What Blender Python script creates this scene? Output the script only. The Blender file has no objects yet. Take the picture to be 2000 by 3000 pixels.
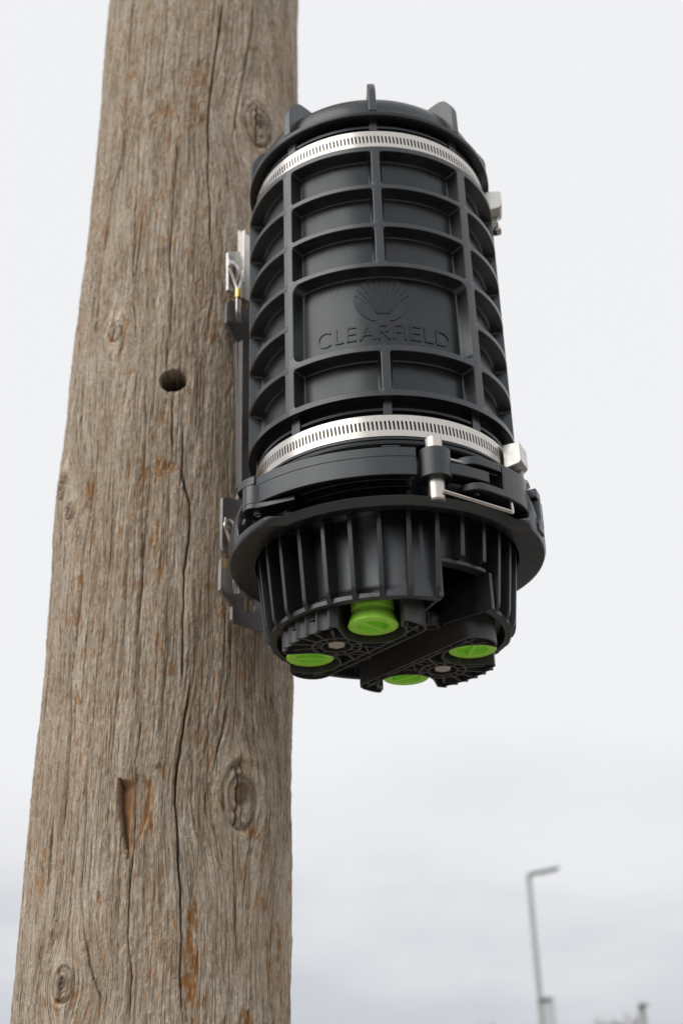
import bpy, bmesh, math, random
import numpy as np
from mathutils import Vector, Matrix
from mathutils.geometry import tessellate_polygon

R = math.radians
scene = bpy.context.scene
COL = scene.collection
S = 0.12                      # metres per closure radius
CAMZ = 1.6                    # camera height above the ground
CX, CY = 0.3157, 8.2607       # closure axis (in radii, camera frame)
ZB = 2.87                     # height of the closure's underside (radii above camera)

# ------------------------------------------------------------------ camera
cam = bpy.data.cameras.new('camera')
cam_ob = bpy.data.objects.new('camera', cam); COL.objects.link(cam_ob)
fw = Vector((0, 0.89875363, 0.43845401)); rt = Vector((0.9994998, 0.01386619, -0.02842325)); up = Vector((0.03162518, -0.43823469, 0.89830407))
m = Matrix(((rt.x, up.x, -fw.x, 0), (rt.y, up.y, -fw.y, 0), (rt.z, up.z, -fw.z, CAMZ), (0, 0, 0, 1)))
cam_ob.matrix_world = m
cam.sensor_fit = 'VERTICAL'; cam.sensor_height = 36.0; cam.sensor_width = 24.0
cam.lens = 43.698
cam.clip_start = 0.05; cam.clip_end = 3000
cam.dof.use_dof = True; cam.dof.focus_distance = 8.35 * S; cam.dof.aperture_fstop = 6.3
scene.camera = cam_ob

# ------------------------------------------------------------------ world (overcast)
SUN_EL, SUN_AZ = R(42), R(-54)     # azimuth measured from behind the camera towards its left
world = bpy.data.worlds.new('World'); scene.world = world; world.use_nodes = True
nt = world.node_tree; nt.nodes.clear()
def N(t, **kw):
    n = nt.nodes.new(t)
    for k, v in kw.items(): setattr(n, k, v)
    return n
out = N('ShaderNodeOutputWorld'); bg = N('ShaderNodeBackground')
sky = N('ShaderNodeTexSky'); sky.sky_type = 'NISHITA'; sky.sun_disc = False
sky.sun_elevation = SUN_EL; sky.sun_rotation = R(180 + 54); sky.dust_density = 3.0
skm = N('ShaderNodeVectorMath', operation='SCALE'); skm.inputs['Scale'].default_value = 0.09
nt.links.new(sky.outputs[0], skm.inputs[0])
tc = N('ShaderNodeTexCoord'); sep = N('ShaderNodeSeparateXYZ'); nt.links.new(tc.outputs['Generated'], sep.inputs[0])
mp = N('ShaderNodeMapping'); mp.inputs['Scale'].default_value = (1.6, 1.6, 5.5); mp.inputs['Location'].default_value = (1.35, 0.4, 0.9)
nt.links.new(tc.outputs['Generated'], mp.inputs[0])
nz = N('ShaderNodeTexNoise'); nz.inputs['Scale'].default_value = 2.2; nz.inputs['Detail'].default_value = 5; nz.inputs['Roughness'].default_value = 0.5
nt.links.new(mp.outputs[0], nz.inputs['Vector'])
# thin blue-grey cloud low on the horizon, bright white cloud sheet above
hr = N('ShaderNodeMapRange'); hr.inputs['From Min'].default_value = 0.0; hr.inputs['From Max'].default_value = 0.27
ad = N('ShaderNodeMath', operation='MULTIPLY_ADD'); ad.inputs[1].default_value = 0.30; ad.inputs[2].default_value = -0.150
nt.links.new(nz.outputs['Fac'], ad.inputs[0])
ad2 = N('ShaderNodeMath', operation='ADD'); nt.links.new(sep.outputs['Z'], ad2.inputs[0]); nt.links.new(ad.outputs[0], ad2.inputs[1])
nt.links.new(ad2.outputs[0], hr.inputs['Value'])
cr = N('ShaderNodeValToRGB'); e = cr.color_ramp.elements
e[0].position = 0.0; e[0].color = (0.56, 0.59, 0.65, 1)
e[1].position = 1.0; e[1].color = (0.925, 0.93, 0.945, 1)
x = cr.color_ramp.elements.new(0.30); x.color = (0.64, 0.66, 0.71, 1)
x = cr.color_ramp.elements.new(0.62); x.color = (0.84, 0.845, 0.865, 1)
nt.links.new(hr.outputs[0], cr.inputs[0])
mixw = N('ShaderNodeMix', data_type='RGBA'); mixw.inputs[0].default_value = 0.94
nt.links.new(skm.outputs[0], mixw.inputs[6]); nt.links.new(cr.outputs[0], mixw.inputs[7])
nt.links.new(mixw.outputs[2], bg.inputs[0]); bg.inputs[1].default_value = 1.0
nt.links.new(bg.outputs[0], out.inputs[0])

sun = bpy.data.lights.new('sun', 'SUN'); sun.energy = 1.5; sun.angle = R(55); sun.color = (1.0, 0.965, 0.92)
sun_ob = bpy.data.objects.new('sun', sun); COL.objects.link(sun_ob)
sd = Vector((math.sin(SUN_AZ) * math.cos(SUN_EL), -math.cos(SUN_AZ) * math.cos(SUN_EL), math.sin(SUN_EL)))
sun_ob.rotation_euler = sd.to_track_quat('Z', 'Y').to_euler()
sun_ob.location = (-4, -4, 8)

vs = scene.view_settings; vs.view_transform = 'Standard'; vs.look = 'None'; vs.exposure = 0.0; vs.gamma = 1.0; vs.use_curve_mapping = False
scene.cycles.use_denoising = True
scene.cycles.max_bounces = 8

# ------------------------------------------------------------------ helpers
def P(r, th, z):
    t = R(th); return (r * math.sin(t) * S, -r * math.cos(t) * S, (z - ZB) * S)

def W(x, y, z):              # radii in the camera frame -> world metres
    return Vector((x * S, y * S, z * S + CAMZ))

class MB:
    def __init__(s): s.v = []; s.f = []
    def add(s, vs, fs):
        b = len(s.v); s.v += [tuple(q) for q in vs]; s.f += [tuple(b + i for i in f) for f in fs]
    def revolve(s, prof, th0=0, th1=360, n=180, caps=False):
        full = abs(th1 - th0 - 360) < 1e-6
        k = len(prof); cols = n if full else n + 1; vs = []
        for i in range(cols):
            th = th0 + (th1 - th0) * i / n
            vs += [P(r, th, z) for r, z in prof]
        fs = []
        for i in range(n):
            a = i * k; b = ((i + 1) % cols) * k
            fs += [(a + j, b + j, b + j + 1, a + j + 1) for j in range(k - 1)]
        if caps and not full:
            fs.append(tuple(range(k))); fs.append(tuple((cols - 1) * k + j for j in reversed(range(k))))
        s.add(vs, fs)
    def sector(s, r0, r1, th0, th1, z0, z1, n=24):
        f0 = r0 if callable(r0) else (lambda t: r0); f1 = r1 if callable(r1) else (lambda t: r1)
        vs = []
        for i in range(n + 1):
            th = th0 + (th1 - th0) * i / n
            vs += [P(f0(th), th, z0), P(f1(th), th, z0), P(f1(th), th, z1), P(f0(th), th, z1)]
        fs = [(0, 1, 2, 3), (4 * n + 3, 4 * n + 2, 4 * n + 1, 4 * n)]
        for i in range(n):
            a = 4 * i; b = a + 4
            fs += [(a, b, b + 1, a + 1), (a + 1, b + 1, b + 2, a + 2), (a + 2, b + 2, b + 3, a + 3), (a + 3, b + 3, b, a)]
        s.add(vs, fs)
    def prism(s, pts, z0, z1):          # pts: local metres (x,y); z in metres
        n = len(pts)
        s.add([(x, y, z0) for x, y in pts] + [(x, y, z1) for x, y in pts],
              [tuple(range(n)), tuple(range(2 * n - 1, n - 1, -1))] + [(i, (i + 1) % n, n + (i + 1) % n, n + i) for i in range(n)])
    def lathe(s, prof, c, axis=(0, 0, 1), n=32):   # prof (r,h) metres along axis from c
        ax = Vector(axis).normalized(); t = Vector((1, 0, 0)) if abs(ax.x) < .9 else Vector((0, 1, 0))
        u = ax.cross(t).normalized(); w = ax.cross(u); c = Vector(c); k = len(prof); vs = []
        for i in range(n):
            a = 2 * math.pi * i / n; d = u * math.cos(a) + w * math.sin(a)
            vs += [c + d * r + ax * h for r, h in prof]
        fs = []
        for i in range(n):
            a = i * k; b = ((i + 1) % n) * k
            fs += [(a + j, b + j, b + j + 1, a + j + 1) for j in range(k - 1)]
        s.add(vs, fs)
    def tube(s, path, r, n=10):
        pts = [Vector(p) for p in path]; rings = []; ref = None
        rr = r if isinstance(r, (list, tuple)) else [r] * len(pts)
        for i, p in enumerate(pts):
            d = (pts[min(i + 1, len(pts) - 1)] - pts[max(i - 1, 0)]).normalized()
            if ref is None: ref = d.orthogonal().normalized()
            ref = (ref - d * ref.dot(d)).normalized(); w = d.cross(ref)
            rings.append([p + (ref * math.cos(2 * math.pi * j / n) + w * math.sin(2 * math.pi * j / n)) * rr[i] for j in range(n)])
        vs = [q for g in rings for q in g]; fs = []
        for i in range(len(pts) - 1):
            fs += [(i * n + j, i * n + (j + 1) % n, (i + 1) * n + (j + 1) % n, (i + 1) * n + j) for j in range(n)]
        fs += [tuple(reversed(range(n))), tuple((len(pts) - 1) * n + j for j in range(n))]
        s.add(vs, fs)
    def hexa(s, p8):
        s.add(p8, [(0, 3, 2, 1), (4, 5, 6, 7), (0, 1, 5, 4), (1, 2, 6, 5), (2, 3, 7, 6), (3, 0, 4, 7)])
    def box(s, c, sx, sy, sz, ax=None):
        c = Vector(c); X, Y, Z = ax if ax else (Vector((1, 0, 0)), Vector((0, 1, 0)), Vector((0, 0, 1)))
        q = []
        for dz in (-1, 1):
            for dx, dy in ((-1, -1), (1, -1), (1, 1), (-1, 1)): q.append(c + X * dx * sx / 2 + Y * dy * sy / 2 + Z * dz * sz / 2)
        s.hexa(q)
    def build(s, name, mat, parent=None, bevel=0, seg=2, sharp=32, recalc=True):
        me = bpy.data.meshes.new(name); me.from_pydata([tuple(v) for v in s.v], [], s.f)
        if recalc:
            b = bmesh.new(); b.from_mesh(me); bmesh.ops.recalc_face_normals(b, faces=b.faces); b.to_mesh(me); b.free()
        me.shade_smooth(); me.set_sharp_from_angle(angle=R(sharp))
        me.materials.append(mat); o = bpy.data.objects.new(name, me); COL.objects.link(o)
        if parent: o.parent = parent
        if bevel:
            bm_ = o.modifiers.new('bevel', 'BEVEL'); bm_.width = bevel; bm_.segments = seg; bm_.limit_method = 'ANGLE'; bm_.angle_limit = R(35)
            bm_.harden_normals = True
        return o

def empty(name, loc, rz=0):
    o = bpy.data.objects.new(name, None); COL.objects.link(o); o.location = loc; o.rotation_euler.z = rz; o.empty_display_size = .05; return o
def tag(o, label=None, cat=None, group=None, kind=None):
    for k, v in (('label', label), ('category', cat), ('group', group), ('kind', kind)):
        if v: o[k] = v
    return o

# ------------------------------------------------------------------ materials
def mat(name):
    m_ = bpy.data.materials.new(name); m_.use_nodes = True; t = m_.node_tree; b = t.nodes['Principled BSDF']; return m_, t, b
def link(t, a, b): t.links.new(a, b)
def noise(t, vec, scale, detail=3, rough=.5, mapping=None):
    n = t.nodes.new('ShaderNodeTexNoise'); n.inputs['Scale'].default_value = scale; n.inputs['Detail'].default_value = detail; n.inputs['Roughness'].default_value = rough
    if mapping:
        mpn = t.nodes.new('ShaderNodeMapping'); mpn.inputs['Scale'].default_value = mapping; link(t, vec, mpn.inputs[0]); vec = mpn.outputs[0]
    link(t, vec, n.inputs['Vector']); return n.outputs['Fac']
def ramp(t, fac, stops):
    r_ = t.nodes.new('ShaderNodeValToRGB'); el = r_.color_ramp.elements
    el[0].position, el[0].color = stops[0][0], (*stops[0][1], 1); el[1].position, el[1].color = stops[-1][0], (*stops[-1][1], 1)
    for p_, c_ in stops[1:-1]:
        q = el.new(p_); q.color = (*c_, 1)
    link(t, fac, r_.inputs[0]); return r_.outputs[0]
def maprange(t, fac, a, b, c, d):
    n = t.nodes.new('ShaderNodeMapRange'); link(t, fac, n.inputs['Value'])
    for k, v in zip(('From Min', 'From Max', 'To Min', 'To Max'), (a, b, c, d)): n.inputs[k].default_value = v
    return n.outputs[0]
def mixc(t, fac, a, b, blend='MIX'):
    n = t.nodes.new('ShaderNodeMix'); n.data_type = 'RGBA'; n.blend_type = blend
    for s_, v in ((n.inputs[0], fac), (n.inputs[6], a), (n.inputs[7], b)):
        if hasattr(v, 'links') or hasattr(v, 'is_linked'): link(t, v, s_)
        else: s_.default_value = v if isinstance(v, (int, float)) else (*v, 1)
    return n.outputs[2]
def math_(t, op, a, b):
    n = t.nodes.new('ShaderNodeMath'); n.operation = op
    for s_, v in ((n.inputs[0], a), (n.inputs[1], b)):
        if hasattr(v, 'is_linked'): link(t, v, s_)
        else: s_.default_value = v
    return n.outputs[0]
def bump(t, b, h, strength, dist, prev=None):
    n = t.nodes.new('ShaderNodeBump'); n.inputs['Strength'].default_value = strength; n.inputs['Distance'].default_value = dist
    link(t, h, n.inputs['Height'])
    if prev: link(t, prev, n.inputs['Normal'])
    link(t, n.outputs[0], b.inputs['Normal']); return n.outputs[0]

def plastic(name, base, rough, grain, dust=.35, spec=.92):
    m_, t, b = mat(name); oc = t.nodes.new('ShaderNodeTexCoord').outputs['Object']
    n1 = noise(t, oc, 26, 4, .6); n2 = noise(t, oc, 900, 2, .6); n3 = noise(t, oc, 9, 3, .5)
    streak = noise(t, oc, 14, 4, .65, (5, 5, .8))
    d = maprange(t, math_(t, 'MULTIPLY', n1, streak), .22, .42, 0, dust)
    c = mixc(t, d, base, tuple(min(1, v * 1.6 + .020) for v in base))
    speck = maprange(t, noise(t, oc, 800, 1, .4), .74, .80, 0, .35)
    c = mixc(t, speck, c, (.13, .13, .13))
    link(t, c, b.inputs['Base Color'])
    link(t, maprange(t, math_(t, 'ADD', math_(t, 'MULTIPLY', n3, .5), math_(t, 'MULTIPLY', streak, .5)), .3, .7, rough - .08, rough + .13), b.inputs['Roughness'])
    b.inputs['Specular IOR Level'].default_value = spec; b.inputs['Specular Tint'].default_value = (.90, .955, 1.0, 1)
    q = bump(t, b, n2, grain, .0006)
    bump(t, b, noise(t, oc, 34, 3, .5), .05, .0012, q)
    return m_
M = {}
M['plastic'] = plastic('black_plastic', (.0075, .0081, .0094), .285, .05, .5)
M['smooth'] = plastic('smooth_black_plastic', (.0060, .0065, .0076), .27, .04, .4, .60)
M['grain'] = plastic('black_grained_plastic', (.0080, .0085, .0095), .35, .26, .4)
M['web'] = plastic('black_web_plastic', (.034, .0308, .028), .50, .15, .2)

def metal(name, base, rough, brush, var=.1, tint=(.6, .5, .4)):
    m_, t, b = mat(name); oc = t.nodes.new('ShaderNodeTexCoord').outputs['Object']
    b.inputs['Metallic'].default_value = 1
    n1 = noise(t, oc, 45, 4, .6); n2 = noise(t, oc, 90, 3, .6, brush)
    link(t, mixc(t, maprange(t, n1, .35, .7, 0, .25), base, tuple(a * b_ for a, b_ in zip(base, tint))), b.inputs['Base Color'])
    link(t, maprange(t, n2, .3, .7, rough - var / 2, rough + var), b.inputs['Roughness'])
    bump(t, b, n2, .08, .0004)
    return m_
M['steel'] = metal('stainless_steel', (.60, .575, .535), .22, (1.2, 1.2, 7), .18, (.82, .76, .70))
M['satin'] = metal('satin_steel_pin', (.62, .575, .54), .33, (12, 12, 1))
M['zinc'] = metal('zinc_plated_bracket', (.36, .34, .33), .42, (1, 1, 1), .16, (.8, .72, .68))
M['railzinc'] = metal('dull_zinc_rail', (.17, .16, .157), .45, (1, 1, 1), .16, (.8, .72, .68))
M['clip'] = metal('bright_clip_steel', (.64, .625, .60), .33, (1, 1, 1))
M['brass'] = metal('brass_sleeve', (.78, .55, .22), .35, (1, 1, 1))
def simple(name, c, rough, metallic=0, sc=30):
    m_, t, b = mat(name); oc = t.nodes.new('ShaderNodeTexCoord').outputs['Object']
    link(t, mixc(t, noise(t, oc, sc, 4, .6), tuple(v * .82 for v in c), tuple(min(1, v * 1.15) for v in c)), b.inputs['Base Color'])
    b.inputs['Roughness'].default_value = rough; b.inputs['Metallic'].default_value = metallic
    return m_
gp, t, b = mat('lime_green_plastic'); oc = t.nodes.new('ShaderNodeTexCoord').outputs['Object']
link(t, mixc(t, maprange(t, noise(t, oc, 60, 5, .7), .40, .72, 0, .55), (.44, .93, .09), (.31, .66, .065)), b.inputs['Base Color'])
link(t, maprange(t, noise(t, oc, 25, 3, .6), .3, .7, .34, .52), b.inputs['Roughness']); bump(t, b, noise(t, oc, 500, 2, .5), .08, .0005); M['green'] = gp
M['bolt'] = simple('bolt_steel', (.55, .50, .46), .5, .55, 300)
M['lamp'] = simple('painted_lamp_steel', (.50, .525, .515), .45, .1, 3)
M['lampdark'] = simple('lamp_housing', (.14, .145, .13), .5, .1, 3)
M['sign'] = simple('sign_sheet', (.70, .72, .76), .6, 0, 2)
M['bark'] = simple('winter_twig_bark', (.16, .115, .085), .9, 0, 5)
# ground: grey gravelly asphalt
gm, t, b = mat('dry_soil_ground'); oc = t.nodes.new('ShaderNodeTexCoord').outputs['Object']
link(t, mixc(t, noise(t, oc, 90, 4, .7), (.055, .05, .042), (.12, .11, .09)), b.inputs['Base Color']); b.inputs['Roughness'].default_value = .9
bump(t, b, noise(t, oc, 160, 3, .6), .5, .01); M['ground'] = gm

sm, t, b = mat('added_ridge_scrub'); oc = t.nodes.new('ShaderNodeTexCoord').outputs['Object']  # dark cover for the unseen ridge added behind the camera
link(t, mixc(t, noise(t, oc, .35, 5, .7), (.035, .04, .022), (.10, .085, .05)), b.inputs['Base Color']); b.inputs['Roughness'].default_value = .95; M['added_scrub'] = sm
cm, t, b = mat('pale_concrete'); oc = t.nodes.new('ShaderNodeTexCoord').outputs['Object']
link(t, mixc(t, noise(t, oc, 7, 6, .7), (.26, .236, .205), (.35, .32, .285)), b.inputs['Base Color']); b.inputs['Roughness'].default_value = .85
bump(t, b, noise(t, oc, 120, 3, .6), .3, .004); M['concrete'] = cm

# weathered wood
wm, t, b = mat('weathered_wood'); uv = t.nodes.new('ShaderNodeUVMap'); uv.uv_map = 'grain'; uvo = uv.outputs[0]
def attr(t, n):
    a = t.nodes.new('ShaderNodeAttribute'); a.attribute_name = n; return a.outputs['Fac']
a_cr, a_or, a_kn = attr(t, 'crack_hole_shade'), attr(t, 'raw'), attr(t, 'knot_hole_shade')
g1 = noise(t, uvo, 1, 4, .65, (42, 2.4, 1)); g2 = noise(t, uvo, 1, 3, .7, (150, 6, 1)); g3 = noise(t, uvo, 1, 3, .6, (7, 1.1, 1)); g4 = noise(t, uvo, 1, 3, .6, (30, 11, 1))
tone = math_(t, 'ADD', math_(t, 'ADD', math_(t, 'MULTIPLY', g1, .34), math_(t, 'MULTIPLY', g2, .30)), math_(t, 'ADD', math_(t, 'MULTIPLY', g3, .20), math_(t, 'MULTIPLY', g4, .16)))
col = ramp(t, tone, [(.402, (.235, .164, .105)), (.460, (.515, .402, .296)), (.513, (.730, .608, .480)), (.580, (.88, .790, .675))])
col = mixc(t, maprange(t, noise(t, uvo, 1, 3, .6, (3.2, .8, 1)), .42, .68, 0, .45), col, (.54, .405, .265))          # warm areas
col = mixc(t, maprange(t, noise(t, uvo, 1, 2, .5, (5, 1.7, 3)), .55, .75, 0, .35), col, (.60, .54, .475))             # silvered areas
fleck = maprange(t, noise(t, uvo, 1, 3, .6, (34, 6.0, 2)), .562, .615, 0, 1)
zone = maprange(t, noise(t, uvo, 1, 2, .5, (2.4, .9, 5)), .40, .62, .06, .85)
fl = math_(t, 'MULTIPLY', fleck, zone)
orc = mixc(t, noise(t, uvo, 1, 3, .6, (60, 9, 4)), (.34, .125, .036), (.72, .37, .12))
col = mixc(t, math_(t, 'MAXIMUM', fl, a_or), col, orc)
col = mixc(t, a_kn, col, mixc(t, noise(t, uvo, 1, 4, .7, (38, 14, 6)), (.075, .05, .036), (.25, .19, .145)))
fine = maprange(t, noise(t, uvo, 1, 2, .55, (95, .8, 9)), .41, .34, 0, 1)
col = mixc(t, math_(t, 'MULTIPLY', fine, .70), col, (.095, .064, .042))
col = mixc(t, math_(t, 'MULTIPLY', attr(t, 'ring'), .55), col, (.15, .105, .072))
col = mixc(t, a_cr, col, (.030, .021, .015))
link(t, col, b.inputs['Base Color']); b.inputs['Roughness'].default_value = .86; b.inputs['Specular IOR Level'].default_value = .22
q = bump(t, b, g2, .9, .003); q = bump(t, b, noise(t, uvo, 1, 3, .65, (60, 19, 7)), .8, .0032, q); q = bump(t, b, math_(t, 'MULTIPLY', fine, -1.0), .6, .0022, q); bump(t, b, g1, .5, .003, q)
M['wood'] = wm

# ------------------------------------------------------------------ ground
g = MB(); g.add([(-1500, -1500, 0), (1500, -1500, 0), (1500, 1500, 0), (-1500, 1500, 0)], [(0, 1, 2, 3)])
tag(g.build('ground', M['ground'], recalc=False), kind='structure')

hl = MB(); vs = []; nh = 72; rh = random.Random(3)            # unseen wooded ridge added behind the camera to darken low reflections
for i in range(nh + 1):
    a_ = R(195 + 150 * i / nh); edge = min(1, i / 8, (nh - i) / 8); h_ = (15 + 3.5 * math.sin(i * .55) + 2.2 * math.sin(i * 1.7 + 1) + rh.uniform(-.8, .8)) * edge
    for d_, f_ in ((58, -.02), (62, .55), (70, .9), (78, 1.0), (110, .6), (150, -.02)): vs.append((d_ * math.cos(a_), d_ * math.sin(a_), h_ * f_))
hl.add(vs, [(i * 6 + j, (i + 1) * 6 + j, (i + 1) * 6 + j + 1, i * 6 + j + 1) for i in range(nh) for j in range(5)])
tag(hl.build('added_ridge', M['added_scrub'], recalc=False), kind='structure')
pv = MB(); pv.box((0, 0, .02), 8.0, 7.4, .16); pvo = pv.build('pavement', M['concrete'], bevel=.01); pvo.location = (0, -.35, 0); tag(pvo, kind='structure')

# ------------------------------------------------------------------ utility pole
CRACKS = [
    (1.0,[(-0.661,10.303),(-0.659,9.667),(-0.634,9.044),(-0.631,8.557),(-0.621,8.12),(-0.744,7.879),(-0.751,7.435),(-0.768,7.097),(-0.762,6.673),(-0.748,6.194)]),
    (0.6,[(-0.224,10.081),(-0.228,9.563),(-0.24,9.065),(-0.259,8.836)]),
    (0.9,[(0.328,10.088),(0.299,9.559),(0.268,9.149),(0.245,8.754),(0.237,8.372),(0.26,7.917),(0.29,7.478),(0.315,6.968)]),
    (0.8,[(0.657,10.246),(0.64,9.81),(0.57,9.16),(0.516,8.78),(0.489,8.35)]),
    (0.8,[(-0.05,8.267),(-0.047,7.901),(-0.049,7.371),(-0.045,6.862),(0.002,6.451),(0.005,5.993)]),
    (0.6,[(-0.446,9.181),(-0.45,8.752),(-0.449,8.371),(-0.425,7.811),(-0.398,7.102),(-0.342,6.424),(-0.301,6.034)]),
    (0.6,[(0.359,6.894),(0.364,6.565),(0.338,6.318),(0.316,6.014)]),
    (0.4,[(-0.783,8.846),(-0.75,8.345),(-0.746,7.789)]),
    (0.5,[(0.244,10.066),(0.228,9.645)]),
    (0.6,[(-0.963,6.144),(-0.933,5.812),(-0.839,5.31),(-0.799,5.116)]),
    (1.0,[(-0.684,5.1),(-0.622,4.792),(-0.63,4.543),(-0.668,4.321),(-0.682,4.056),(-0.669,3.725),(-0.675,3.409),(-0.693,3.055)]),
    (0.9,[(-0.01,5.994),(-0.01,5.718)]),
    (1.0,[(0.053,5.484),(0.065,5.097),(0.076,4.884)]),
    (0.8,[(-0.176,5.435),(-0.154,4.968),(-0.157,4.687),(-0.132,4.276),(-0.114,3.881),(-0.124,3.564),(-0.129,3.255)]),
    (0.9,[(0.149,5.172),(0.171,4.677),(0.229,4.475),(0.249,4.14),(0.224,3.877),(0.233,3.559),(0.242,2.961)]),
    (0.5,[(-0.386,4.519),(-0.387,4.181),(-0.411,3.793),(-0.411,3.477),(-0.426,3.171)]),
    (0.6,[(-0.24,4.289),(-0.237,3.959),(-0.242,3.576),(-0.238,3.266),(-0.242,2.977)]),
    (0.6,[(0.273,5.853),(0.284,5.403)]),
    (0.5,[(-0.103,6.001),(-0.099,5.694)]),
    (0.4,[(-0.616,6.041),(-0.577,5.732)]),
    (0.5,[(0.138,4.201),(0.142,3.874)]),
    (0.8,[(0.627,3.42),(0.64,3.004)]),
    (0.4,[(0.382,5.567),(0.418,4.566)]),
    (0.4,[(0.761,3.448),(0.773,3.028)]),
    (1.0,[(-0.699,3.056),(-0.671,2.667),(-0.655,2.207),(-0.657,1.896)]),
    (0.9,[(-0.791,2.101),(-0.773,1.676),(-0.79,1.407),(-0.795,1.142),(-0.817,0.912)]),
    (0.6,[(-0.248,2.978),(-0.251,2.603),(-0.255,2.241)]),
    (1.2,[(0.308,2.965),(0.27,2.661),(0.235,2.324),(0.232,2.083),(0.272,1.739),(0.302,1.471),(0.324,1.147),(0.322,0.894),(0.34,0.648)]),
    (0.7,[(-0.05,2.736),(-0.072,2.371),(-0.059,1.947),(-0.049,1.675),(-0.053,1.41),(-0.05,1.152),(-0.013,0.899),(-0.001,0.603)]),
    (0.7,[(-0.461,2.541),(-0.455,2.121),(-0.431,1.702),(-0.422,1.434),(-0.365,1.169),(-0.31,0.975),(-0.215,0.783),(-0.215,0.611)]),
    (0.9,[(0.617,2.846),(0.576,2.583),(0.513,2.341)]),
    (0.5,[(0.462,2.265),(0.457,2.023),(0.555,1.821)]),
    (0.8,[(0.682,1.86),(0.696,1.695),(0.725,1.292),(0.744,0.967)]),
    (1.0,[(1.163,1.824),(1.112,1.534),(1.081,1.188),(1.066,0.791),(1.096,0.61)]),
    (0.6,[(0.92,1.24),(0.918,0.604)]),
    (0.6,[(-0.635,1.726),(-0.642,1.39),(-0.653,1.09)]),
    (0.5,[(0.99,2.84),(0.972,2.605)]),
    (0.4,[(-0.954,1.428),(-0.941,1.158)]),
    (0.5,[(-0.292,1.555),(-0.294,1.228),(-0.23,0.97)]),
    (0.5,[(0.352,2.445),(0.345,2.087),(0.407,1.812)]),
    (0.5,[(0.054,2.807),(0.051,2.468)]),
    (0.4,[(0.163,1.67),(0.19,1.275)]),
    (0.4,[(0.569,1.218),(0.591,0.835)]),
]
def vnoise(s, z, fs, fz, seed):       # smooth value noise on (arc, height)
    rng = np.random.default_rng(seed); G = rng.random((256, 256)).astype(np.float32)
    x = s * fs; y = z * fz; x0 = np.floor(x).astype(np.int64); y0 = np.floor(y).astype(np.int64)
    tx = (x - x0).astype(np.float32); ty = (y - y0).astype(np.float32); tx = tx * tx * (3 - 2 * tx); ty = ty * ty * (3 - 2 * ty)
    a = G[y0 % 256, x0 % 256]; b_ = G[y0 % 256, (x0 + 1) % 256]; c_ = G[(y0 + 1) % 256, x0 % 256]; d_ = G[(y0 + 1) % 256, (x0 + 1) % 256]
    return (a * (1 - tx) + b_ * tx) * (1 - ty) + (c_ * (1 - tx) + d_ * tx) * ty - .5

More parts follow.
